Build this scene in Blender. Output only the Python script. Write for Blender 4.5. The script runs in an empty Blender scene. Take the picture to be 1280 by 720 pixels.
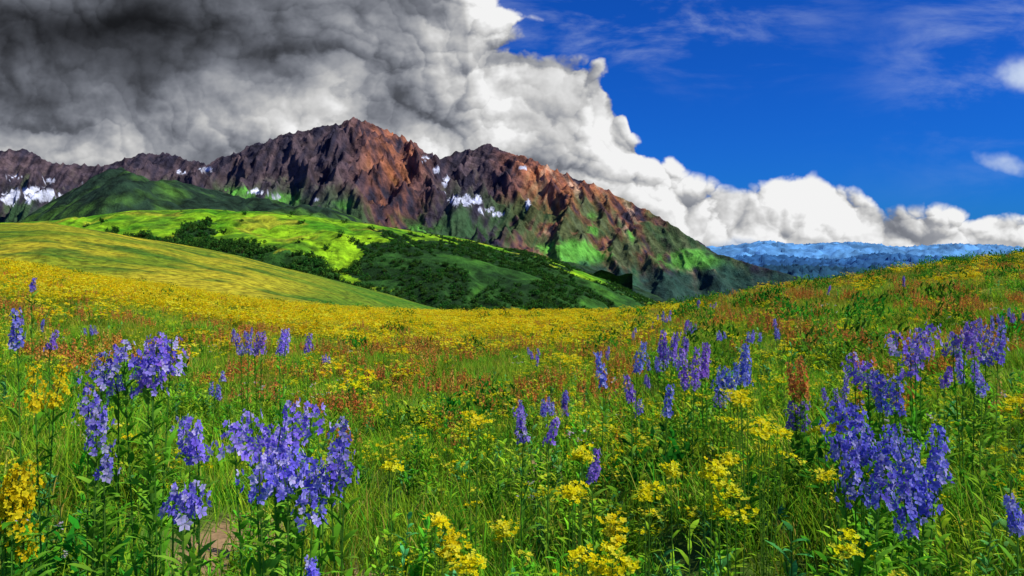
import bpy, math, random
import numpy as np
from mathutils import Vector
random.seed(7); RNG=np.random.default_rng(7)
F=1005.0
def U(px): return (px-640.0)/F
def V(py): return (315.0-py)/F
scene=bpy.context.scene
# ---------------- noise ----------------
_perm=np.random.default_rng(3).permutation(512)
_g=np.random.default_rng(4).uniform(0,2*np.pi,512); GX=np.cos(_g); GY=np.sin(_g)
def perlin(x,y,seed=0):
    x=np.asarray(x,float)+seed*17.3; y=np.asarray(y,float)+seed*9.7
    xi=np.floor(x).astype(int); yi=np.floor(y).astype(int); xf=x-xi; yf=y-yi
    def h(a,b): return _perm[(_perm[a%512]+b)%512]
    u=xf*xf*xf*(xf*(xf*6-15)+10); v=yf*yf*yf*(yf*(yf*6-15)+10)
    def d(a,b,dx,dy):
        k=h(a,b); return GX[k]*dx+GY[k]*dy
    n00=d(xi,yi,xf,yf); n10=d(xi+1,yi,xf-1,yf); n01=d(xi,yi+1,xf,yf-1); n11=d(xi+1,yi+1,xf-1,yf-1)
    return (n00*(1-u)+n10*u)*(1-v)+(n01*(1-u)+n11*u)*v
def fbm(x,y,o=5,seed=0,g=0.5):
    a=1;s=0
    for i in range(o):
        s=s+a*perlin(x*2**i,y*2**i,seed+i); a*=g
    return s
def ridged(x,y,o=5,seed=0,g=0.5):
    a=1;s=0;w=1
    for i in range(o):
        n=(1-np.abs(perlin(x*2**i,y*2**i,seed+i))*2)**2
        s=s+a*n*w; w=np.clip(n*1.2,0,1); a*=g
    return s
def sstep(a,b,x):
    t=np.clip((x-a)/(b-a),0,1); return t*t*(3-2*t)
# ---------------- node helpers ----------------
class NT:
    def __init__(s,tree): s.t=tree; s.n=tree.nodes; s.l=tree.links
    def new(s,ty,**k):
        n=s.n.new(ty)
        for a,b in k.items(): setattr(n,a,b)
        return n
    def set(s,sock,val):
        if isinstance(val,bpy.types.NodeSocket): s.l.new(val,sock)
        elif val is not None: sock.default_value=val
    def m(s,op,a,b=None,c=None,clamp=False):
        n=s.new('ShaderNodeMath',operation=op,use_clamp=clamp)
        s.set(n.inputs[0],a); s.set(n.inputs[1],b); s.set(n.inputs[2],c); return n.outputs[0]
    def vm(s,op,a,b=None,sc=None):
        n=s.new('ShaderNodeVectorMath',operation=op)
        s.set(n.inputs[0],a); s.set(n.inputs[1],b)
        if sc is not None: s.set(n.inputs['Scale'],sc)
        return n.outputs[0]
    def noise(s,vec,scale,detail=5,rough=.5,col=False,dist=0,dim='3D'):
        n=s.new('ShaderNodeTexNoise',noise_dimensions=dim); s.set(n.inputs['Vector'],vec); n.inputs['Scale'].default_value=scale
        n.inputs['Detail'].default_value=detail; n.inputs['Roughness'].default_value=rough; n.inputs['Distortion'].default_value=dist
        return n.outputs['Color' if col else 'Fac']
    def mix(s,f,a,b,bt='MIX'):
        n=s.new('ShaderNodeMix',data_type='RGBA',blend_type=bt)
        s.set(n.inputs[0],f); s.set(n.inputs[6],a); s.set(n.inputs[7],b); return n.outputs[2]
    def ss(s,x,a,b,c=0.0,d=1.0):
        n=s.new('ShaderNodeMapRange',interpolation_type='SMOOTHSTEP')
        s.set(n.inputs[0],x); s.set(n.inputs[1],a); s.set(n.inputs[2],b); s.set(n.inputs[3],c); s.set(n.inputs[4],d); return n.outputs[0]
    def lin(s,x,a,b,c=0.0,d=1.0):
        n=s.new('ShaderNodeMapRange'); s.set(n.inputs[0],x); s.set(n.inputs[1],a); s.set(n.inputs[2],b); s.set(n.inputs[3],c); s.set(n.inputs[4],d); return n.outputs[0]
    def curve(s,x,pts):
        n=s.new('ShaderNodeFloatCurve'); cv=n.mapping.curves[0]
        cv.points[0].location=pts[0]; cv.points[1].location=pts[-1]
        for p in pts[1:-1]: cv.points.new(*p)
        n.mapping.update(); s.set(n.inputs['Value'],x); return n.outputs[0]
def c4(r,g,b): return (r,g,b,1)
# ---------------- mesh helpers ----------------
def make_mesh(name,co,faces_quads,col=None,smooth=True,mat=None,link=True):
    me=bpy.data.meshes.new(name)
    co=np.asarray(co,np.float32); fq=np.asarray(faces_quads,np.int32)
    me.vertices.add(len(co)); me.vertices.foreach_set('co',co.ravel())
    nf=len(fq); me.loops.add(nf*4); me.polygons.add(nf)
    me.loops.foreach_set('vertex_index',fq.ravel())
    me.polygons.foreach_set('loop_start',np.arange(0,nf*4,4,dtype=np.int32))
    me.polygons.foreach_set('loop_total',np.full(nf,4,np.int32))
    me.polygons.foreach_set('use_smooth',np.full(nf,smooth))
    me.update(calc_edges=True)
    if col is not None:
        a=me.color_attributes.new('Col','FLOAT_COLOR','POINT')
        cc=np.ones((len(co),4),np.float32); cc[:,:3]=col
        a.data.foreach_set('color',cc.ravel())
    if mat: me.materials.append(mat)
    ob=bpy.data.objects.new(name,me)
    if link: scene.collection.objects.link(ob)
    return ob
def grid_faces(nr,nc,wrap=False):
    r=np.arange(nr-1)[:,None]; c=np.arange(nc if wrap else nc-1)[None,:]
    a=r*nc+c; b=r*nc+(c+1)%nc
    return np.stack([a,b,b+nc,a+nc],-1).reshape(-1,4)
# ---------------- materials ----------------
def land_mat(name,scale,bump,bdist,var=0.5,rough_detail=6):
    m=bpy.data.materials.new(name); m.use_nodes=True; t=NT(m.node_tree)
    bs=t.n['Principled BSDF']; bs.inputs['Roughness'].default_value=.95; bs.inputs['Specular IOR Level'].default_value=.1
    at=t.new('ShaderNodeAttribute',attribute_name='Col').outputs['Color']
    pos=t.new('ShaderNodeNewGeometry').outputs['Position']
    n1=t.noise(pos,scale,rough_detail,.65); n2=t.noise(pos,scale*7,4,.7)
    f=t.m('ADD',t.ss(n1,.3,.7,1-var,1+var),t.m('MULTIPLY',t.m('SUBTRACT',n2,.5),var*1.6))
    col=t.vm('SCALE',at,sc=f)
    t.l.new(col,bs.inputs['Base Color'])
    b=t.new('ShaderNodeBump'); b.inputs['Strength'].default_value=bump; b.inputs['Distance'].default_value=bdist
    t.l.new(t.m('ADD',n1,t.m('MULTIPLY',n2,.35)),b.inputs['Height']); t.l.new(b.outputs[0],bs.inputs['Normal'])
    return m
def veg_mat(name,trans=.35,var=.3,hue=.02):
    m=bpy.data.materials.new(name); m.use_nodes=True; t=NT(m.node_tree); t.n.remove(t.n['Principled BSDF'])
    bs=t.new('ShaderNodeBsdfDiffuse')
    at=t.new('ShaderNodeAttribute',attribute_name='Col').outputs['Color']
    rnd=t.new('ShaderNodeObjectInfo').outputs['Random']
    hs=t.new('ShaderNodeHueSaturation'); t.l.new(at,hs.inputs['Color'])
    t.l.new(t.lin(rnd,0,1,1-var,1+var),hs.inputs['Value'])
    t.l.new(t.lin(t.m('FRACT',t.m('MULTIPLY',rnd,7.31)),0,1,.5-hue,.5+hue),hs.inputs['Hue'])
    t.l.new(hs.outputs[0],bs.inputs['Color'])
    tr=t.new('ShaderNodeBsdfTranslucent'); t.l.new(hs.outputs[0],tr.inputs['Color'])
    mx=t.new('ShaderNodeMixShader'); mx.inputs[0].default_value=trans
    t.l.new(bs.outputs[0],mx.inputs[1]); t.l.new(tr.outputs[0],mx.inputs[2])
    t.l.new(mx.outputs[0],t.n['Material Output'].inputs['Surface'])
    return m
MV=veg_mat('grass_leaf',.4,.35,.03); MF=veg_mat('flower_petal',.4,.15,.01); MT=veg_mat('tree_leaf',.15,.35,.02)
# ---------------- meadow height ----------------
H0=1.4; RC=70.0
cp=np.array([(-2600,300),(-700,310),(-200,318),(0,331),(120,352),(300,380),(450,393),(640,398),(830,392),(930,378),(1050,356),(1180,332),(1280,320),(1500,302),(2600,290)],float)
_az=np.arctan(U(cp[:,0])); _vr=V(cp[:,1])*np.cos(_az)
_AZ=np.concatenate([[-math.pi],[-1.9],_az,[1.9],[math.pi]]); _VR=np.concatenate([[-.02],[-.01],_vr,[0.0],[-.02]])
_fa=np.linspace(-math.pi,math.pi,1441); _fv=np.interp(_fa,_AZ,_VR); k=np.hanning(41); k/=k.sum()
_fv=np.convolve(np.pad(_fv,20,mode='wrap'),k,'valid')
def gz(x,y):
    x=np.asarray(x,float); y=np.asarray(y,float)
    r=np.hypot(x,y)+1e-6; az=np.arctan2(x,y); vc=np.interp(az,_fa,_fv)
    e=1+.7*sstep(.1,.35,az)*(1-sstep(1.2,2.2,az))
    t=r/RC; tc=np.minimum(t,1)
    z=-H0*(1-tc)+vc*RC*tc**e
    over=np.maximum(r-RC*.92,0)
    z=z-np.where(over<30,over**2*.0025,2.25+.15*(over-30))
    z=z+fbm(x/9,y/9,3,5)*.28*sstep(3,25,r)+fbm(x/1.3,y/1.3,3,9)*.05
    return z
def dirt(x,y):
    d=np.zeros_like(x)
    for (cx,cy,rx,ry) in [(-1.5,4.4,.28,.6),(-.8,3.8,.36,.4),(-1.0,5.4,.2,.35),(.35,6.6,.3,.6),(.5,9.5,.4,1.2)]:
        q=((x-cx)/rx)**2+((y-cy)/ry)**2
        d=np.maximum(d,sstep(1.3,.5,q+fbm(x*2,y*2,3,21)*1.2)*.85)
    return d
na=900; nr=300
az=np.linspace(-math.pi,math.pi,na,endpoint=False)
rr=np.geomspace(.3,160,nr)
A,R=np.meshgrid(az,rr); X=R*np.sin(A); Y=R*np.cos(A); Z=gz(X,Y)
n1=fbm(X/6,Y/6,4,31)
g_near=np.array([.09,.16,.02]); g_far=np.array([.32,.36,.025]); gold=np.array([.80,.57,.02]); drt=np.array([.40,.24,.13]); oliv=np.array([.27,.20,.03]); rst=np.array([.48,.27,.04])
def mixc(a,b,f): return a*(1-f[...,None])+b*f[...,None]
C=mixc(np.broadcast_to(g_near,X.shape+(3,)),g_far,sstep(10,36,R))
C=mixc(C,rst,np.clip(sstep(9,16,R)*sstep(36,22,R)*(.25+n1),0,.6))
C=mixc(C,gold,np.clip(sstep(20,40,R)*sstep(.25,-.05,A)*(.6+n1),0,.9))
C=mixc(C,oliv,np.clip(sstep(18,36,R)*sstep(.1,.3,A)*(.85+n1*.8),0,.95))
C=mixc(C,drt,dirt(X,Y))
make_mesh('meadow_ground',np.stack([X,Y,Z],-1).reshape(-1,3),grid_faces(nr,na,True)[:, ::-1],C.reshape(-1,3),mat=land_mat('meadow_soil_grass',1.2,.7,.08,.45))
# ---------------- fan landforms ----------------
def fan(name,u0,u1,nu,y0,y1,ny,zfun,cfun,mat):
    u=np.linspace(u0,u1,nu); y=np.linspace(y0,y1,ny)
    UU,YY=np.meshgrid(u,y); XX=UU*YY; ZZ=zfun(XX,YY,UU)
    px=UU*F+640; py=315-ZZ/YY*F
    CC=cfun(XX,YY,ZZ,px,py)
    return make_mesh(name,np.stack([XX,YY,ZZ],-1).reshape(-1,3),grid_faces(ny,nu),CC.reshape(-1,3),mat=mat)
def crest(u,pts):
    p=np.array(pts,float); uu=np.linspace(-1.5,1.5,3001); vv=np.interp(uu,U(p[:,0]),V(p[:,1]))
    k=np.hanning(17);k/=k.sum(); vv=np.convolve(np.pad(vv,8,mode='edge'),k,'valid'); return np.interp(u,uu,vv)
def ones(x,c): return np.broadcast_to(np.array(c,float),x.shape+(3,))
def hillz(pts,y0,D,base_v,amp,wl,seed,fall=.25,p=1.0):
    def f(x,y,u):
        c=crest(u,pts)*D; b=base_v*y0
        t=np.clip((y-y0)/(D-y0),0,1); s=np.sin(t*math.pi/2)**p
        z=b+(c-b)*s
        o=np.maximum(y-D,0); z=z-o*o*.0008*(600/D)*fall*4
        n=fbm(x/wl,y/wl,5,seed)*amp
        return z+n*(.35+.65*np.clip(1-t,0,1))
    return f
# left field
fld=[(-500,262),(-100,276),(0,281),(60,281),(110,287),(200,302),(300,321),(400,345),(480,368),(560,392),(640,410),(900,440)]
zfield=hillz(fld,78,220,-.10,1.6,30,41)
def cfield(x,y,z,px,py):
    n=fbm(x/18,y/18,5,43); s=fbm(x/60,y/9,4,44)
    c=mixc(ones(x,(.16,.24,.012)),np.array([.46,.40,.02]),np.clip(.5+n*1.1+s*.9,0,1))
    c=mixc(c,np.array([.04,.13,.012]),sstep(.08,.4,fbm(x/25,y/12,5,45,.6))*.8)
    c=mixc(c,np.array([.05,.18,.012]),sstep(280,460,px)*.75)
    return c
fan('grassy_field_hill',-1.3,.25,420,78,330,200,zfield,cfield,land_mat('field_grass',.8,.9,.5,.6))
# green hill
gh=[(-500,262),(-50,284),(80,276),(150,270),(215,266),(260,262),(330,266),(430,280),(510,290),(570,296),(610,306),(680,324),(760,352),(830,384),(900,402),(1100,430)]
zgh0=hillz(gh,290,600,-.10,9,110,51)
def zgh(x,y,u):
    z=zgh0(x,y,u); return z-(ridged((x+.45*y+fbm(x/80,y/80,3,54)*45)/75,(y)/220,4,53)-.6)*4*sstep(600,470,y)*sstep(290,330,y)
def inpoly(px,py,poly):
    r=np.zeros(px.shape,bool); j=len(poly)-1
    for i in range(len(poly)):
        xi,yi=poly[i]; xj,yj=poly[j]
        c=((yi>py)!=(yj>py))&(px<(xj-xi)*(py-yi)/((yj-yi)+1e-9)+xi); r^=c; j=i
    return r
P1=[(120,287),(215,299),(330,312),(400,322),(440,345),(475,362),(540,400),(400,370),(250,330)]
P2=[(440,305),(500,297),(575,300),(640,314),(700,330),(840,388),(840,430),(560,430),(500,385),(465,350)]
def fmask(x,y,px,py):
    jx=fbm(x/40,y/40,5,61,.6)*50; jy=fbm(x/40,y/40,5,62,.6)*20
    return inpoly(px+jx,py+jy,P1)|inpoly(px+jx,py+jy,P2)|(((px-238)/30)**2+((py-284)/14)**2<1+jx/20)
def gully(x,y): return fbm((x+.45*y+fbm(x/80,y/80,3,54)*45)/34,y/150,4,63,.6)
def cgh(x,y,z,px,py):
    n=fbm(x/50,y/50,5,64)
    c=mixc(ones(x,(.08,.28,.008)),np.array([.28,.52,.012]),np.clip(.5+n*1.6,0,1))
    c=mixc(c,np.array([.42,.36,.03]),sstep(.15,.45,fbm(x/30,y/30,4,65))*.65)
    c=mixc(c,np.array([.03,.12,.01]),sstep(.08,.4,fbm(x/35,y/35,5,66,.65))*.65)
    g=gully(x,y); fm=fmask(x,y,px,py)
    dk=mixc(ones(x,(.014,.045,.010)),np.array([.03,.10,.015]),sstep(-.1,.35,g+n*.6))  # dark flank: forest green with cloud shade painted into the colour
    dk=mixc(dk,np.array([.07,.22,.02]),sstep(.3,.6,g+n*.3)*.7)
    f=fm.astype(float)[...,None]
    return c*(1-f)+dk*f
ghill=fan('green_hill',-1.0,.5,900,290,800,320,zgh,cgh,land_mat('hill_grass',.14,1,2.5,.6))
fh=[(300,420),(540,345),(600,312),(660,320),(720,330),(780,352),(845,384),(900,398),(1000,410)]
zfh0=hillz(fh,800,1300,-.12,20,160,71)
fan('forested_ridge',-.35,.5,400,800,1700,160,lambda x,y,u:zfh0(x,y,u)+perlin(x/14,y/14,5)*4,
    lambda x,y,z,px,py: mixc(ones(x,(.014,.035,.022)),np.array([.03,.075,.018]),np.clip(.3+fbm(x/60,y/60,4,72)*1.5,0,1)),land_mat('forest_cover',.05,1,6,.6))
ft=[(-500,300),(0,292),(50,270),(100,243),(135,224),(155,219),(185,230),(215,238),(260,250),(330,258),(390,268),(450,285),(520,320),(700,400)]
zft0=hillz(ft,1000,1700,-.05,30,260,81)
fan('foothill',-1.1,.15,420,1000,2300,160,lambda x,y,u:zft0(x,y,u)+perlin(x/22,y/22,5)*6-ridged(x/150,y/300,4,83)*20+20,
    lambda x,y,z,px,py: mixc(ones(x,(.018,.042,.022)),np.array([.06,.15,.022]),np.clip(0+fbm(x/110,y/110,5,84,.6)*1.7+sstep(245,275,py)*.35,0,1)),land_mat('foothill_scrub',.03,1,10,.65))
# ---------------- mountains ----------------
def P(px,py,D): return (U(px)*D,D,V(py)*D)
main=[(-700,215,7600),(-500,190,7600),(-300,205,7400),(-150,190,7200),(0,189,7000),(25,186,7000),(60,203,6900),(130,207,6900),(170,193,6800),(200,190,6800),(262,206,6600),(300,188,6400),(345,170,6300),(380,164,6200),(415,156,6100),(445,147,6000),(475,157,6050),(500,173,6200),(520,190,6300),(540,205,6500),(570,189,6600),(610,181,6500),(640,190,6400),(700,214,6200),(760,238,6000),(810,263,5800),(850,287,5600),(890,314,5400),(950,333,5200),(1010,349,5000),(1070,368,4800)]
spurs=[[(445,147,6000),(430,195,5500),(395,240,5150),(380,290,4600)],[(475,160,6050),(520,210,5500),(560,255,5100),(600,300,4600)],
[(345,172,6300),(320,215,5700),(290,255,5100)],[(610,183,6500),(640,235,6000),(655,290,5400)],[(700,215,6200),(715,265,5600),(700,310,5000)],
[(760,240,6000),(800,300,5400),(830,345,4900)],[(730,228,6100),(770,290,5500),(770,340,4900)],[(850,290,5600),(900,345,5000)],[(810,265,5800),(860,325,5200)],[(200,195,6800),(180,240,6100)],[(25,192,7000),(60,240,6200),(80,270,5600)],[(130,212,6900),(120,245,6300)],[(262,208,6600),(245,245,6000)],[(415,158,6100),(360,215,5600),(330,260,5000)],[(500,175,6200),(490,240,5300),(500,290,4700)]]
segs=[]
for i in range(len(main)-1): segs.append((P(*main[i]),P(*main[i+1]),.70,True))
for s in spurs:
    for i in range(len(s)-1): segs.append((P(*s[i]),P(*s[i+1]),.88,False))
def zmt(x,y,u):
    wx=x+fbm(x/500,y/500,5,91)*120; wy=y+fbm(x/500,y/500,5,92)*120
    best=np.full(x.shape,-900.0); dm=np.full(x.shape,1e5)
    for (a,b,s,mn) in segs:
        ax,ay,azz=a; bx,by,bz=b; dx=bx-ax; dy=by-ay; L=dx*dx+dy*dy
        qx,qy=(x,wy) if mn else (wx,wy)
        t=np.clip(((qx-ax)*dx+(qy-ay)*dy)/L,0,1)
        d=np.hypot(qx-(ax+t*dx),qy-(ay+t*dy))
        if mn: dm=np.minimum(dm,d)
        dc=np.minimum(d,4000)
        h=azz+t*(bz-azz)-s*d+dc*dc*.00006
        best=np.maximum(best,h)
    hh=np.clip((best+400)/900,0,1.1); k=1-np.exp(-dm/330)
    z=best+(ridged(x/330,y/650,5,93,.5)-.8)*155*hh*k+(ridged(x/90,y/150,5,94)-.8)*28*hh*(.6+.4*k)
    return np.maximum(z,-470)
blobs_g=[(720,318,40,17,1.3),(690,312,20,10,.9),(860,328,40,14,1.2),(795,350,12,18,.8),(740,285,10,22,.6),(790,285,8,25,.5),(330,250,60,10,.6),(300,240,25,8,.6),(520,285,40,10,.5),(430,255,30,10,.4)]
blobs_s=[(583,250,24,7,1.1),(558,230,6,13,1.0),(602,262,14,5,1.0),(655,210,6,3,.85),(625,268,10,4,.9),(35,243,36,9,1.1),(75,250,17,6,1.0),(8,250,16,7,1.0),(110,232,10,5,.95),(15,222,14,4,.85),(60,225,10,4,.85),(325,240,14,4,1.0),(345,246,9,3,.9),(532,200,5,5,.95),(545,212,5,5,.85),(260,212,12,3,.95),(225,215,7,3,.85),(395,250,4,3,.8),(660,255,5,9,.8)]
def cmt(x,y,z,px,py):
    n=fbm(x/400,y/400,5,101,.5); nf=fbm(x/90,y/130,4,102,.5)
    d1=fbm((px+.5*py)/11,(py-.3*px)/70,4,103,.5); d2=fbm((px-.6*py)/11,(py+.3*px)/70,4,104,.5)
    right=sstep(440,480,px)*(1-sstep(530,560,px))+sstep(670,700,px)
    st=d1*(1-right)+d2*right
    c=mixc(ones(x,(.036,.032,.048)),np.array([.13,.09,.095]),np.clip(.4+n*.8+nf*.5+st*.7,0,1))  # rock tones darkened for cloud shadow and tinted blue for painted haze
    red=sstep(600,690,px)*sstep(880,780,px)*1.2+.75*np.exp(-((px-490)/36)**2)
    c=mixc(c,np.array([.46,.16,.065]),np.clip(red*(.7+nf*.9+n*.9+st*.5),0,.92))
    c=mixc(c,np.array([.58,.38,.25]),np.clip(sstep(640,700,px)*sstep(.05,.35,st+nf*.3)*.85,0,1))
    c=mixc(c,np.array([.028,.026,.042]),sstep(.12,.4,-st+nf*.2)*.7)
    gm=sstep(225,280,py+n*45+nf*14+st*20)*.88*sstep(-.35,.2,n+nf*.5+.1+st*.5)
    c=mixc(c,np.array([.038,.10,.035]),np.clip(gm,0,1))
    gb=np.zeros_like(x)
    for (a,b,w,h,k) in blobs_g: gb=np.maximum(gb,k*np.exp(-((px-a)/w)**2-((py-b)/h)**2))
    c=mixc(c,np.array([.12,.40,.05]),sstep(.3,.85,gb+(n*.4+nf*.5+st*.3)*sstep(.05,.4,gb))*.9)
    c=mixc(c,np.array([.022,.065,.05]),sstep(322,345,py+nf*12+n*14-np.maximum(px-850,0)*.03)*.9)
    sb=np.zeros_like(x)
    for (a,b,w,h,k) in blobs_s: sb=np.maximum(sb,k*np.exp(-((px-a)/w)**2-((py-b)/h)**2))
    sn=fbm(x/60,y/90,4,105,.6)
    return mixc(c,np.array([.66,.70,.82]),sstep(.48,.66,sb+sn*1.1*sstep(.1,.5,sb)))
fan('mountain_range',-1.3,.62,1400,4300,7900,560,zmt,cmt,land_mat('mountain_rock',.012,1,30,.5))
# ---------------- valley and far ranges ----------------
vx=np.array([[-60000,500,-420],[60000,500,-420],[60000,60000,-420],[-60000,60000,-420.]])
make_mesh('valley_floor',vx,[[0,1,2,3]],np.tile([.012,.045,.085],(4,1)),mat=land_mat('valley_haze_land',.0006,.2,10,.5))  # blue colour carries painted distance haze over the land
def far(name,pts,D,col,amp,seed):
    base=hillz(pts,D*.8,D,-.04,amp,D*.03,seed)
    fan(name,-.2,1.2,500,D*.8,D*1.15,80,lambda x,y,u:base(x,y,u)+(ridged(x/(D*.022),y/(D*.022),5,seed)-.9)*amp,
        lambda x,y,z,px,py: mixc(ones(x,col),np.array(col)*1.6,np.clip(.5+fbm(x/D*30,y/D*30,4,seed)*1.4,0,1)),land_mat(name+'_slopes',.001,.6,50,.35))  # aerial haze painted as a blue base colour on the slopes
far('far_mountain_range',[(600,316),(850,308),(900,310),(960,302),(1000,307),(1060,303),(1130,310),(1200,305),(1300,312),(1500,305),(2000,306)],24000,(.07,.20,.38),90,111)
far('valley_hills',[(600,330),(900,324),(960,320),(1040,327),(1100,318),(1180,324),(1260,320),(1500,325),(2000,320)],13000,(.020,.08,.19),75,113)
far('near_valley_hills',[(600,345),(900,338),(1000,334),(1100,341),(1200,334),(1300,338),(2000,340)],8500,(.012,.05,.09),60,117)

# ================= vegetation templates =================
class MB:
    def __init__(s): s.v=[]; s.f=[]; s.c=[]
    def quad(s,p,cols):
        i=len(s.v); s.v+= [tuple(q) for q in p]; s.c+=cols; s.f.append((i,i+1,i+2,i+3))
    def obj(s,name,mat,link=False): return make_mesh(name,s.v,s.f,np.array(s.c),smooth=False,mat=mat,link=link)
def jit(c,a=.15):
    k=1+random.uniform(-a,a); return tuple(min(.95,max(0,x*k*(1+random.uniform(-a,a)*.5))) for x in c)
def blade(mb,b,az,L,w,bend,c0,c1,seg=3,tilt=.1,lance=False):
    d=Vector((math.cos(az),math.sin(az),0)); s=Vector((-math.sin(az),math.cos(az),0))
    tw=random.uniform(-.9,.9); s=(s*math.cos(tw)+d*math.sin(tw))
    pts=[];a=tilt; p=Vector(b)
    for i in range(seg+1):
        t=i/seg
        ww=w*(1-t)**.7 if not lance else w*math.sin(math.pi*min(1,.12+t*.88))**.8
        pts.append((p.copy(),ww,t)); a2=a+bend*t
        p=p+(d*math.sin(a2)+Vector((0,0,1))*math.cos(a2))*(L/seg)
    for i in range(seg):
        p0,w0,t0=pts[i]; p1,w1,t1=pts[i+1]
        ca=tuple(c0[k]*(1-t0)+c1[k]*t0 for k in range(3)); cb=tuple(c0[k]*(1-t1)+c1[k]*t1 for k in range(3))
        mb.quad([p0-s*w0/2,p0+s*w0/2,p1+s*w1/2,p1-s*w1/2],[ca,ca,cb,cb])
def stem(mb,a,b,w,c):
    a=Vector(a); b=Vector(b)
    for s in (Vector((1,0,0)),Vector((0,1,0))):
        mb.quad([a-s*w/2,a+s*w/2,b+s*w*.35,b-s*w*.35],[c]*4)
def floret(mb,c,n,s,col,np_=5,ctr=None):
    n=n.normalized(); t=n.orthogonal().normalized(); b=n.cross(t); a0=random.random()*6.28
    cup=random.uniform(.1,.5)
    for k in range(np_):
        a=a0+k*2*math.pi/np_+random.uniform(-.15,.15); d=t*math.cos(a)+b*math.sin(a); e=n.cross(d)
        w=s*.36*5/np_; cc=jit(col,.12); l=s*random.uniform(.85,1.15)
        cin=ctr if ctr else tuple(x*.6 for x in cc)
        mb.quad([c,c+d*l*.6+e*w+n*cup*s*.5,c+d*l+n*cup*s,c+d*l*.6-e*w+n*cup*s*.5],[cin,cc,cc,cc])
def spike(mb,b,L,w,n,s,pal,lean=(0,0),taper=.5):
    ax=Vector((lean[0],lean[1],1)).normalized(); b=Vector(b); a=random.random()*6; ph=random.random()*6
    for i in range(n):
        t=(i+random.random()*.6)/n; a+=2.4+random.uniform(-.3,.3)
        rad=w/2*(1-taper*t**2)*random.uniform(.45,1.25)*(1+.25*math.sin(t*9+ph))
        o=Vector((math.cos(a),math.sin(a),0)); c=b+ax*L*t+o*rad
        nn=o+Vector((0,0,random.uniform(-.3,.7)))
        sz=s*(1-.4*t)*random.uniform(.75,1.25)
        floret(mb,c,nn,sz,random.choice(pal),5)
    stem(mb,b,b+ax*L,.005,(.09,.18,.05))
def leaves(mb,a,b,n,L,w,c0,c1):
    a=Vector(a); b=Vector(b)
    for i in range(n):
        t=(i+random.random())/n; p=a.lerp(b,t)
        blade(mb,p,random.random()*6.28,L*random.uniform(.6,1.2)*(1.15-.5*t),w*random.uniform(.7,1.2),random.uniform(.5,1.2),jit(c0),jit(c1),3,random.uniform(.5,1.1),True)
def coll(name): return bpy.data.collections.new(name)
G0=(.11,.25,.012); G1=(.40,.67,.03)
def make_coll(name,fn,nvar,mat):
    c=coll(name)
    for i in range(nvar):
        mb=MB(); fn(mb,i); c.objects.link(mb.obj('%s_%c'%(name,97+i),mat))
    return c
def t_grass(R,n,yel,g2=None):
    def f(mb,i):
        for k in range(n):
            r=R*math.sqrt(random.random()); a=random.random()*6.28
            c=(.66,.54,.10) if random.random()<yel else (g2 or (G1 if random.random()<.6 else (.15,.50,.03)))
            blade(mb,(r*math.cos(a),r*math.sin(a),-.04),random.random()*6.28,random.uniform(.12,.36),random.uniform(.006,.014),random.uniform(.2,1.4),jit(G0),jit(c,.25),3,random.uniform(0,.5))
    return f
def t_herb(mb,i):
    for k in range(8):
        r=random.uniform(0,.16); a=random.random()*6.28; h=random.uniform(.18,.44)
        p=Vector((r*math.cos(a),r*math.sin(a),-.03)); q=p+Vector((random.uniform(-.08,.08),random.uniform(-.08,.08),h))
        g=random.choice([(.22,.60,.03),(.42,.70,.04),(.15,.50,.12),(.38,.66,.03)])
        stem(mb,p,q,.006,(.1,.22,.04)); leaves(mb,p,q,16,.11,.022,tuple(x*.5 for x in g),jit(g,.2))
def t_bush(mb,i):
    for k in range(170):
        a=random.random()*6.28; r=.28*random.random()**.5; h=random.uniform(.02,.34)*(1-(r/.36)**2)+.02
        g=random.choice([(.05,.22,.015),(.08,.32,.02),(.03,.13,.012)])
        blade(mb,(r*math.cos(a),r*math.sin(a),h),random.random()*6.28,random.uniform(.05,.1),.026,random.uniform(.2,1),jit(g),jit(g,.3),2,random.uniform(.3,1.4),True)
def t_flow(col,nh,nfl,s,hmin,hmax,spread,rad,np_=5,grass=8):
    def f(mb,i):
        for k in range(nh):
            r=rad*random.random()**.5; a=random.random()*6.28; h=random.uniform(hmin,hmax)
            p=Vector((r*math.cos(a)*.6,r*math.sin(a)*.6,-.03)); q=Vector((r*math.cos(a),r*math.sin(a),h))
            stem(mb,p,q,.004,(.12,.26,.04)); leaves(mb,p,q,4,.07,.01,G0,G1)
            cc=random.choice(col)
            for j in range(nfl):
                o=Vector((random.gauss(0,spread),random.gauss(0,spread),random.gauss(0,spread*.45)))
                floret(mb,q+o,Vector((random.uniform(-.6,.6),random.uniform(-.6,.6),1)),s*random.uniform(.7,1.2),jit(cc,.12),np_)
        for k in range(grass):
            a=random.random()*6.28; blade(mb,(rad*.6*math.cos(a),rad*.6*math.sin(a),-.03),random.random()*6.28,random.uniform(.15,.4),.008,.8,jit(G0),jit(G1,.25),3,.2)
    return f
YEL=[(.93,.82,.01),(.93,.77,.01),(.93,.87,.05)]; GOLD=[(.92,.66,.01),(.92,.55,.01)]
def t_lup(pal,n=4,fl=34):
    def f(mb,i):
        for k in range(n):
            r=.16*random.random(); a=random.random()*6.28; h=random.uniform(.32,.52)
            p=Vector((r*math.cos(a)*.5,r*math.sin(a)*.5,-.03)); q=Vector((r*math.cos(a),r*math.sin(a),h))
            stem(mb,p,q,.007,(.1,.22,.04)); leaves(mb,p,q,9,.09,.014,G0,G1)
            spike(mb,q,random.uniform(.09,.16),.05,fl,.015,pal)
    return f
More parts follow.
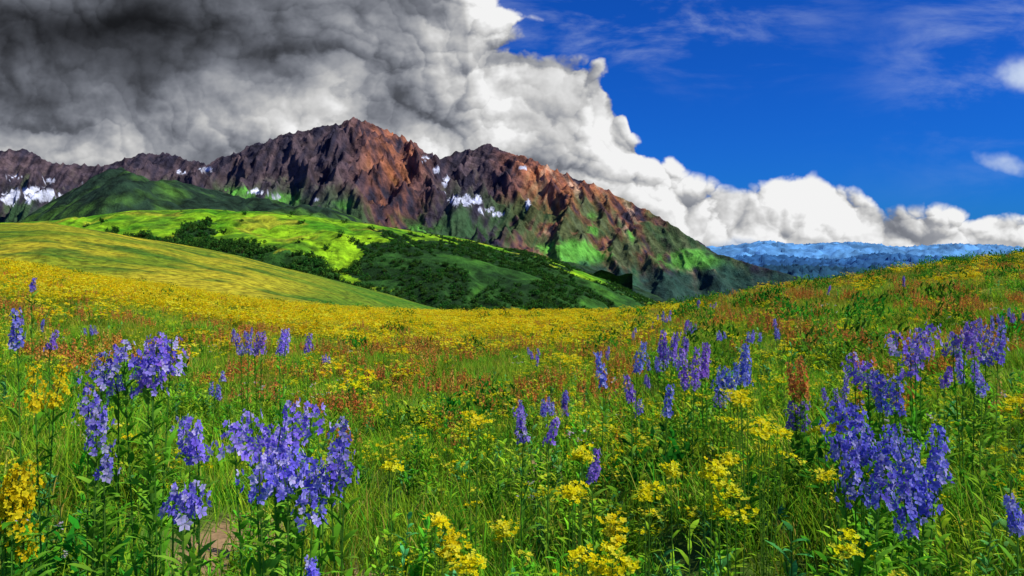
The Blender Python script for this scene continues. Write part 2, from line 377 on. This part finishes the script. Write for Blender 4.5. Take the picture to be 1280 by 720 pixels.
def t_rust(mb,i):
    for k in range(9):
        r=.2*random.random()**.5; a=random.random()*6.28; h=random.uniform(.2,.42); c=random.choice([(.92,.36,.06),(.94,.48,.10),(.88,.28,.08),(.92,.60,.14)])
        p=Vector((r*math.cos(a),r*math.sin(a),-.03)); q=p+Vector((random.uniform(-.05,.05),random.uniform(-.05,.05),h))
        stem(mb,p,q,.005,(.3,.3,.06)); spike(mb,p.lerp(q,.6),h*.42,.038,15,.016,[c]); leaves(mb,p,q,8,.09,.012,G0,G1)
PUR=[(.29,.22,.93),(.40,.33,.95),(.23,.16,.84),(.60,.54,.95)]; BLU=[(.19,.22,.90),(.28,.31,.94),(.15,.14,.76),(.46,.46,.95)]; VIO=[(.36,.19,.82),(.46,.30,.92),(.28,.13,.68)]
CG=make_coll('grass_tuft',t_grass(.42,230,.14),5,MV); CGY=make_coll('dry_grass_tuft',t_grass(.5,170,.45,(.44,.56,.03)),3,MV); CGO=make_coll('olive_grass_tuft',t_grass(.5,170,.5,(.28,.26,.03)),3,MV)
CH=make_coll('leafy_herb',t_herb,4,MV); CB=make_coll('low_shrub',t_bush,3,MV)
CY=make_coll('yellow_wildflower',t_flow(YEL,7,13,.010,.2,.42,.019,.2),4,MF)
CYF=make_coll('golden_wildflower',t_flow(GOLD+YEL,22,6,.024,.22,.42,.03,.36,4,6),3,MF)
CR=make_coll('rust_wildflower',t_rust,3,MF); CL=make_coll('lupine',t_lup(BLU+VIO),4,MF); CW=make_coll('white_wildflower',t_flow([(.75,.7,.72),(.7,.55,.7)],6,5,.012,.2,.4,.015,.15),2,MF)
def t_tree(mb,i):
    for k in range(5):
        a=k*1.25; stem(mb,(0,0,0),(math.cos(a)*.18,math.sin(a)*.18,.55),.05,(.08,.05,.03))
    cl=[(Vector((random.gauss(0,.24),random.gauss(0,.24),random.uniform(.2,.7))),random.uniform(.14,.28)) for _ in range(10)]
    for (c,r) in cl:
        for j in range(22):
            d=Vector((random.gauss(0,1),random.gauss(0,1),random.gauss(0,1))).normalized()
            p=c+d*r*random.uniform(.6,1.05); g=random.choice([(.03,.10,.014),(.05,.16,.02),(.018,.06,.014)])
            t=d.orthogonal().normalized(); b=d.cross(t); s=random.uniform(.04,.08)
            mb.quad([p-t*s,p-b*s,p+t*s,p+b*s],[jit(g,.25)]*4)
CT=make_coll('broadleaf_tree',t_tree,4,MT)
# ---------------- instancing ----------------
def scatter(name,co,scl,nvar,collection,tilt=.1):
    n=len(co); me=bpy.data.meshes.new(name); me.vertices.add(n); me.vertices.foreach_set('co',np.asarray(co,np.float32).ravel())
    rot=np.zeros((n,3),np.float32); rot[:,2]=RNG.uniform(0,6.28,n); rot[:,0]=RNG.normal(0,tilt,n); rot[:,1]=RNG.normal(0,tilt,n)
    me.attributes.new('rot','FLOAT_VECTOR','POINT').data.foreach_set('vector',rot.ravel())
    me.attributes.new('scl','FLOAT','POINT').data.foreach_set('value',np.asarray(scl,np.float32))
    me.attributes.new('idx','INT','POINT').data.foreach_set('value',RNG.integers(0,nvar,n).astype(np.int32))
    ob=bpy.data.objects.new(name,me); scene.collection.objects.link(ob)
    ng=bpy.data.node_groups.new(name+'_gn','GeometryNodeTree')
    ng.interface.new_socket('Geometry',in_out='INPUT',socket_type='NodeSocketGeometry'); ng.interface.new_socket('Geometry',in_out='OUTPUT',socket_type='NodeSocketGeometry')
    N=ng.nodes; L=ng.links; gi=N.new('NodeGroupInput'); go=N.new('NodeGroupOutput')
    ip=N.new('GeometryNodeInstanceOnPoints'); ci=N.new('GeometryNodeCollectionInfo')
    ci.inputs['Collection'].default_value=collection; ci.inputs['Separate Children'].default_value=True; ci.inputs['Reset Children'].default_value=True
    def na_(nm,ty):
        q=N.new('GeometryNodeInputNamedAttribute'); q.data_type=ty; q.inputs['Name'].default_value=nm; return [o for o in q.outputs if o.enabled and o.name=='Attribute'][0]
    er=N.new('FunctionNodeEulerToRotation')
    L.new(na_('rot','FLOAT_VECTOR'),er.inputs[0]); L.new(er.outputs[0],ip.inputs['Rotation'])
    L.new(na_('scl','FLOAT'),ip.inputs['Scale']); L.new(na_('idx','INT'),ip.inputs['Instance Index'])
    ip.inputs['Pick Instance'].default_value=True
    L.new(gi.outputs[0],ip.inputs['Points']); L.new(ci.outputs[0],ip.inputs['Instance']); L.new(ip.outputs[0],go.inputs[0])
    md=ob.modifiers.new('instances','NODES'); md.node_group=ng
    return ob
def pts(dens_bands,prob,amax=.72):
    out=[]
    for (r0,r1,dn) in dens_bands:
        n=int(amax*(r1*r1-r0*r0)*dn); r=np.sqrt(RNG.uniform(r0*r0,r1*r1,n)); a=RNG.uniform(-amax,amax,n)
        x=r*np.sin(a); y=r*np.cos(a); k=RNG.random(n)<prob(x,y,r,a); out.append(np.stack([x[k],y[k],r[k]],-1))
    o=np.concatenate(out); return np.stack([o[:,0],o[:,1],gz(o[:,0],o[:,1])],-1),o[:,2]
def put(name,bands,prob,s0,s1,nvar,c,far=0.0,amax=.72,tilt=.1):
    co,r=pts(bands,prob,amax); s=RNG.uniform(s0,s1,len(co))*(1+far*np.clip(r/60,0,1)); return scatter(name,co,s,nvar,c,tilt)
cl_=lambda x,y,s,w: fbm(x/w,y/w,3,s)
put('meadow_grass',[(1.7,9,8),(9,26,3.0),(26,60,.8)],lambda x,y,r,a:(1-.97*dirt(x,y))*(1-.75*sstep(12,32,r)),.6,1.1,5,CG,.2,tilt=.05)
put('dry_meadow_grass',[(6,30,2.1),(30,80,1.1)],lambda x,y,r,a:sstep(5,20,r)*(1-.8*sstep(.1,.3,a)),.6,1.1,3,CGY,.4,tilt=.05)
put('olive_hill_grass',[(14,30,2.3),(30,80,1.5)],lambda x,y,r,a:sstep(12,28,r)*sstep(.05,.25,a),.6,1.1,3,CGO,.4,tilt=.05)
put('leafy_herbs',[(1.7,10,9),(10,26,2)],lambda x,y,r,a:(1-.9*dirt(x,y))*sstep(-.4,.2,cl_(x,y,121,1.7)),.6,1.15,4,CH)
put('low_shrubs',[(2.5,10,1.5),(10,30,.9),(30,78,.7)],lambda x,y,r,a:(1-dirt(x,y))*sstep(-.1,.3,cl_(x,y,122,3))*(.2+.8*sstep(0,.3,a)),.6,1.4,3,CB,.8)
put('yellow_wildflowers',[(2,10,5.2),(10,26,3.2)],lambda x,y,r,a:sstep(-.25,.3,cl_(x,y,123,1.6)+.25*sstep(-.3,.1,a)*(r<9))*(1-.6*sstep(12,18,r)*sstep(.1,.3,a)),.6,1.1,4,CY,.4)
put('golden_wildflowers',[(9,20,1.1),(20,76,3.0)],lambda x,y,r,a:np.clip(sstep(-.5,.25,cl_(x/1.0,y,124,5))*(1-.92*sstep(.0,.25,a))*(.25+.75*sstep(12,26,r)),0,1),.6,1.15,3,CYF,.4)
put('rust_wildflowers',[(6,24,4.0),(24,76,.9)],lambda x,y,r,a:sstep(-.06,.3,cl_(x,y,125,2.4)+.26*np.exp(-((a+.04)/.18)**2)+.1*np.exp(-((a-.33)/.05)**2))*(.4+.6*sstep(7,12,r)),.7,1.2,3,CR,.3)
put('lupines',[(5.5,14,1.4),(14,24,.4)],lambda x,y,r,a:sstep(.05,.35,cl_(x,y,126,2.2)+.38*np.exp(-((a-.22)/.12)**2)+.12*np.exp(-((a+.3)/.05)**2)-.15-.3*np.exp(-((a+.05)/.12)**2)),.7,1.05,4,CL)
put('white_wildflowers',[(2.5,16,.8)],lambda x,y,r,a:sstep(0,.3,cl_(x,y,127,2)),.6,1.1,2,CW)
n=16000; u=RNG.uniform(-.75,.3,n); y=RNG.uniform(300,640,n); x=u*y; z=zgh(x,y,u); px=u*F+640; py=315-z/y*F
k=(fmask(x,y,px,py)&(gully(x,y)<.2))|((RNG.random(n)<.006)&(px>150)); 
scatter('hillside_forest',np.stack([x,y,z-.5],-1)[k],RNG.uniform(1.2,3.2,k.sum())*(1+.5*(px[k]<450)),4,CT,.08)
# ================= hero plants =================
def gpt(x,y): return float(gz(np.array([x]),np.array([y]))[0])
def hero(kind,px,py,d,w,h,ns,pal,fs=.0165,dens=1.0):
    mb=MB(); W=w/F*d; Hh=h/F*d; cx=U(px)*d; cz=V(py)*d; org=Vector((cx,d,gpt(cx,d)))
    for k in range(ns):
        ox=((k+.5)/ns-.5+random.uniform(-.15,.15))*W*.8 if ns>1 else 0; oy=random.uniform(-.5,.5)*W*.75 if ns>1 else 0
        L=Hh*(random.uniform(.35,.65) if ns>2 else 1.0); sw=min(max(W*.55,.06),.095) if ns>1 else W*.75
        zb=cz-Hh/2+(random.uniform(0,1)*(Hh-L)) -org.z
        b=Vector((ox,oy,zb)); root=Vector((ox*.35,oy*.35+.0,-.03)); mid=root.lerp(b,.5)+Vector((random.uniform(-.015,.015),0,0))
        stem(mb,root,mid,.008,(.12,.30,.04)); stem(mb,mid,b,.007,(.12,.30,.04))
        g=random.choice([(.18,.54,.03),(.28,.62,.05)])
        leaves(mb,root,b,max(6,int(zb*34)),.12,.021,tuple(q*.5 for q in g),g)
        spike(mb,b,L,sw,int(max(12,L*dens*270)),fs,pal,(random.uniform(-.3,.3),random.uniform(-.2,.2)),.35)
    o=make_mesh(kind,mb.v,mb.f,np.array(mb.c),smooth=False,mat=MF); o.location=org
PM=PUR+VIO[:1]
for a in [(130,468,2.7,60,55,3,PUR),(192,447,2.75,66,88,6,PM),(122,522,2.6,48,85,3,PUR),(130,582,2.4,30,30,1,PUR),(241,548,2.5,38,55,2,PUR),(232,632,2.2,52,62,3,PUR),
 (345,545,2.5,95,90,7,PUR),(372,602,2.4,105,95,8,PUR),(424,545,2.55,32,42,1,PUR),(425,580,2.45,34,40,2,PUR),(22,410,3.4,16,50,1,BLU),(392,712,2.0,20,30,1,PUR),
 (1078,562,2.7,60,140,6,BLU),(1150,605,2.5,46,155,5,BLU),(1085,468,3.6,42,60,3,PM),(1145,442,3.5,50,80,4,PM),(1112,492,3.5,28,50,2,BLU),(1208,432,4.0,34,75,3,PM),(1240,430,4.2,22,50,2,PM),(1272,642,2.4,22,50,1,BLU),
 (654,530,4.0,18,46,1,PUR),(686,538,4.0,18,34,1,VIO),(740,580,3.3,14,42,1,VIO),(1000,520,4.2,24,34,2,VIO),(1228,484,4.0,16,20,1,PUR),(755,462,5,14,44,1,BLU),(796,446,5.2,16,40,1,BLU),(790,485,4.8,14,34,1,VIO),(862,460,5,22,50,2,VIO),(833,500,4.6,14,40,1,BLU),(905,462,5,24,60,3,BLU),(880,450,5.6,16,44,2,VIO),(835,432,5.6,20,36,2,VIO),(930,455,5.5,20,50,2,BLU),(40,355,6.5,8,16,1,PUR),
 (305,430,6.5,16,26,2,PUR),(325,428,6.8,18,28,2,VIO),(352,426,6.8,14,30,2,PUR),(385,428,7,12,24,1,VIO),(62,425,5,12,24,1,VIO),(1180,470,4,14,26,1,VIO)]:
    hero('lupine_plant',*a)
GO=[(.92,.60,.01),(.92,.70,.02)]
hero('goldenrod_plant',55,482,2.7,24,58,2,GO,.012,1.5); hero('goldenrod_plant',18,640,1.9,46,130,6,GO,.011,1.6)
hero('indian_paintbrush_plant',1000,480,4.2,26,80,4,[(.88,.28,.07),(.9,.38,.1)],.012,1.2)
def heroy(px,py,d,w,h):
    mb=MB(); W=w/F*d; Hh=h/F*d; cx=U(px)*d; cz=V(py)*d; gz_=gpt(cx,d); org=Vector((cx,d,gz_)); ns=max(2,int(w/8))
    for k in range(ns):
        q=Vector((random.uniform(-.5,.5)*W,random.uniform(-.5,.5)*W,cz-gz_+random.uniform(-.5,.5)*Hh)); root=Vector((q.x*.3,q.y*.3,-.03))
        stem(mb,root,q,.005,(.14,.3,.04)); leaves(mb,root,q,7,.08,.012,G0,G1)
        for j in range(26): floret(mb,q+Vector((random.gauss(0,.018),random.gauss(0,.018),random.gauss(0,.009))),Vector((random.uniform(-.6,.6),random.uniform(-.8,.3),1)),.010*random.uniform(.7,1.3),random.choice(YEL))
    o=make_mesh('yellow_yarrow_plant',mb.v,mb.f,np.array(mb.c),smooth=False,mat=MF); o.location=org
for a in [(938,498,3.6,42,18),(955,535,3.3,55,26),(920,635,2.6,42,55),(712,622,2.7,24,36),(716,566,3.0,34,20),(590,522,3.6,30,14),(772,662,2.4,26,30),(778,700,2.3,28,34),(570,682,2.4,34,22),(592,708,2.3,36,20),(736,702,2.3,26,24),(845,590,3,18,20),(885,592,3,26,22),(906,573,3.1,26,14),(1060,676,2.4,26,26),(1264,506,3.6,24,16),(548,652,2.6,20,14),(634,664,2.5,14,18),(810,612,2.8,16,14),(1040,540,3.6,34,16),(485,585,3,12,10),(1030,600,3,16,12)]: heroy(*a)

# ================= lights, world =================
SAZ=math.radians(108); SEL=math.radians(45)
sv=Vector((math.sin(SAZ)*math.cos(SEL),math.cos(SAZ)*math.cos(SEL),math.sin(SEL)))
sl=bpy.data.lights.new('sun','SUN'); sl.energy=5; sl.angle=math.radians(.5); sl.color=(1,.95,.86)
so=bpy.data.objects.new('sun',sl); scene.collection.objects.link(so); so.rotation_euler=sv.to_track_quat('Z','Y').to_euler()
w=bpy.data.worlds.new('World'); scene.world=w; w.use_nodes=True; t=NT(w.node_tree); t.n.clear()
w.cycles.sampling_method='MANUAL'; w.cycles.sample_map_resolution=256
out=t.new('ShaderNodeOutputWorld')
sky=t.new('ShaderNodeTexSky',sky_type='NISHITA'); sky.sun_disc=False; sky.sun_elevation=SEL; sky.sun_rotation=SAZ; sky.air_density=1.0; sky.dust_density=.2; sky.ozone_density=3
D=t.new('ShaderNodeTexCoord').outputs['Generated']; sp=t.new('ShaderNodeSeparateXYZ'); t.l.new(D,sp.inputs[0]); dx,dy,dz=sp.outputs
hyp=t.m('SQRT',t.m('ADD',t.m('MULTIPLY',dx,dx),t.m('MULTIPLY',dy,dy))); den=t.m('MAXIMUM',dy,t.m('MULTIPLY',hyp,.35)); den=t.m('MAXIMUM',den,.02)
u=t.m('DIVIDE',dx,den); v=t.m('DIVIDE',dz,den)
cb=t.new('ShaderNodeCombineXYZ'); t.l.new(t.m('ADD',u,t.m('MULTIPLY',t.m('LESS_THAN',dy,0),5)),cb.inputs[0]); t.l.new(t.m('MULTIPLY',v,1.2),cb.inputs[1]); pv=cb.outputs[0]
wn=t.noise(pv,4.5,1.5,.5,True,dim='2D'); warp=t.vm('SCALE',t.vm('SUBTRACT',wn,(.5,.5,.5)),sc=.15); wn2=t.noise(pv,18,4,.6,True,dim='2D'); warp2=t.vm('SCALE',t.vm('SUBTRACT',wn2,(.5,.5,.5)),sc=.045)
pw=t.vm('ADD',pv,t.vm('ADD',warp,warp2))
def dome(p,sc,smooth):
    vo=t.new('ShaderNodeTexVoronoi',feature='SMOOTH_F1' if smooth else 'F1',voronoi_dimensions='2D'); t.set(vo.inputs['Vector'],p); vo.inputs['Scale'].default_value=sc
    if smooth: vo.inputs['Smoothness'].default_value=.2
    d=vo.outputs['Distance']; return t.m('SUBTRACT',1,t.m('MULTIPLY',t.m('MULTIPLY',d,d),1.9))
hs_=[];rs_=[]
for sc,sm in ((6.5,True),(15,False),(33,False)):
    o=.17/sc
    a=dome(pw,sc,sm); b=dome(t.vm('ADD',pw,(o*.8,o,0)),sc,sm); hs_.append(a); rs_.append(t.m('SUBTRACT',a,b))
f1=t.noise(pv,6,5,.58,dim='2D'); f2=t.noise(t.vm('ADD',pv,(.008,.010,0)),6,5,.58,dim='2D')
def wsum(l,ws):
    r=t.m('MULTIPLY',l[0],ws[0])
    for a,b in zip(l[1:],ws[1:]): r=t.m('ADD',r,t.m('MULTIPLY',a,b))
    return r
hh=wsum(hs_,(.5,.32,.18)); relp=wsum(rs_,(1.0,.8,.5)); reln=t.m('MULTIPLY',t.m('SUBTRACT',f1,f2),1.8)
sw=t.new('ShaderNodeSeparateXYZ'); t.l.new(warp,sw.inputs[0]); wx,wy,_=sw.outputs
uu=t.m('ADD',u,t.m('MULTIPLY',wx,.45)); 
tp=[(-200,-200),(560,-200),(590,-20),(640,30),(690,55),(760,78),(790,120),(800,165),(835,205),(870,226),(920,234),(1020,226),(1080,239),(1180,257),(1280,266),(1400,275)]
cpt=[((U(a)+.9)/1.7,(V(b)+.1)/.7) for a,b in tp]; cpt=[(0,cpt[0][1])]+cpt[1:-1]+[(1,(V(275)+.1)/.7)]
vt=t.m('SUBTRACT',t.m('MULTIPLY',t.curve(t.lin(uu,-.9,.8),cpt),.7),.1)
big=t.ss(u,.15,.3,1,.6)
amp=t.m('MULTIPLY',t.m('SUBTRACT',hh,.65),t.m('MULTIPLY',.08,big))
amp=t.m('ADD',amp,t.m('MULTIPLY',t.m('SUBTRACT',f1,.5),.05))
dd=t.m('ADD',t.m('SUBTRACT',vt,v),amp)
mask=t.ss(dd,-.004,.010)
bot=t.m('ADD',t.lin(u,.15,.64,.008,-.016),t.m('MULTIPLY',t.m('SUBTRACT',f1,.5),.10))
lowm=t.m('MAXIMUM',t.ss(t.m('SUBTRACT',v,bot),-.014,.014),t.ss(u,.14,.22,1,0))
mask=t.m('MULTIPLY',mask,lowm)
def blob(u0,v0,su,sv_,src_u=uu,src_v=None):
    a=t.m('DIVIDE',t.m('SUBTRACT',src_u,u0),su); b=t.m('DIVIDE',t.m('SUBTRACT',src_v or t.m('ADD',v,t.m('MULTIPLY',wy,.6)),v0),sv_)
    return t.m('EXPONENT',t.m('MULTIPLY',t.m('ADD',t.m('MULTIPLY',a,a),t.m('MULTIPLY',b,b)),-1))
rightness=t.ss(t.m('SUBTRACT',uu,t.m('MULTIPLY',v,.3)),-.45,.02)
edge=t.ss(dd,.13,.0)
mac=t.m('ADD',t.m('MULTIPLY',rightness,.27),.21)
mac=t.m('ADD',mac,t.m('MULTIPLY',edge,.36))
mac=t.m('ADD',mac,t.m('MULTIPLY',blob(-.50,.135,.34,.035),.22))
mac=t.m('MULTIPLY',mac,t.ss(f1,.3,.7,.65,1.38))
dark=t.m('MAXIMUM',blob(U(120),V(40),.26,.075),t.m('MULTIPLY',blob(U(400),V(5),.12,.03),.5))
mac=t.m('MULTIPLY',mac,t.m('SUBTRACT',1,t.m('MULTIPLY',dark,.92)))
rel=t.m('ADD',t.m('MULTIPLY',relp,t.m('ADD',.62,t.m('MULTIPLY',rightness,.5))),reln)
lum=t.m('MULTIPLY',mac,t.m('ADD',1.1,t.m('MINIMUM',t.m('MAXIMUM',rel,-.65),.7)))
lum=t.m('MULTIPLY',lum,t.ss(hh,.2,.85,.7,1.12))
lum=t.m('MINIMUM',t.m('MAXIMUM',lum,.012),.90)
cc=t.mix(t.ss(lum,.05,.6),c4(.88,.95,1.14),c4(1,1,1.0)); ccol=t.vm('SCALE',cc,sc=lum)
pst=t.vm('MULTIPLY',pv,(2.0,5.0,1)); ws=t.noise(pst,2.6,6,.6,dist=.25,dim='2D')
wm=t.m('MULTIPLY',t.ss(ws,.42,.85),t.m('MAXIMUM',t.m('MULTIPLY',blob(U(800),V(25),.2,.06,u,v),.65),t.m('MULTIPLY',blob(U(1230),V(60),.12,.12,u,v),.4)))
nz=t.m('MULTIPLY',t.m('SUBTRACT',f1,.5),2.4)
pf=t.m('MAXIMUM',blob(U(1250),V(203),.055,.016,u,t.m('ADD',t.m('ADD',v,t.m('MULTIPLY',wy,.3)),t.m('MULTIPLY',t.m('SUBTRACT',u,.6),.3))),t.m('MULTIPLY',blob(U(1275),V(95),.03,.02,u,v),.5))
pm=t.m('MULTIPLY',t.ss(t.m('ADD',pf,nz),.25,1.1),.85)
pm=t.m('MULTIPLY',pm,t.ss(pf,.02,.2))
thin=t.m('MAXIMUM',wm,pm)
tint=t.vm('MULTIPLY',sky.outputs[0],(.035,.31,1.05))
b1=t.new('ShaderNodeBackground'); t.l.new(tint,b1.inputs[0]); b1.inputs[1].default_value=.1
b2=t.new('ShaderNodeBackground'); t.l.new(ccol,b2.inputs[0]); b2.inputs[1].default_value=1
b3=t.new('ShaderNodeBackground'); b3.inputs[0].default_value=(.66,.76,.9,1); b3.inputs[1].default_value=1
m1=t.new('ShaderNodeMixShader'); t.l.new(thin,m1.inputs[0]); t.l.new(b1.outputs[0],m1.inputs[1]); t.l.new(b3.outputs[0],m1.inputs[2])
m2=t.new('ShaderNodeMixShader'); t.l.new(mask,m2.inputs[0]); t.l.new(m1.outputs[0],m2.inputs[1]); t.l.new(b2.outputs[0],m2.inputs[2])
t.l.new(m2.outputs[0],out.inputs[0])
# camera
cam=bpy.data.cameras.new('camera'); co=bpy.data.objects.new('camera',cam); scene.collection.objects.link(co); scene.camera=co
cam.sensor_width=36; cam.lens=36*F/1280; cam.shift_y=-45/1280; cam.clip_start=.05; cam.clip_end=200000
co.location=(0,0,0); co.rotation_euler=(math.radians(90),0,0)
scene.view_settings.view_transform='Standard'; scene.view_settings.look='None'; scene.view_settings.exposure=0
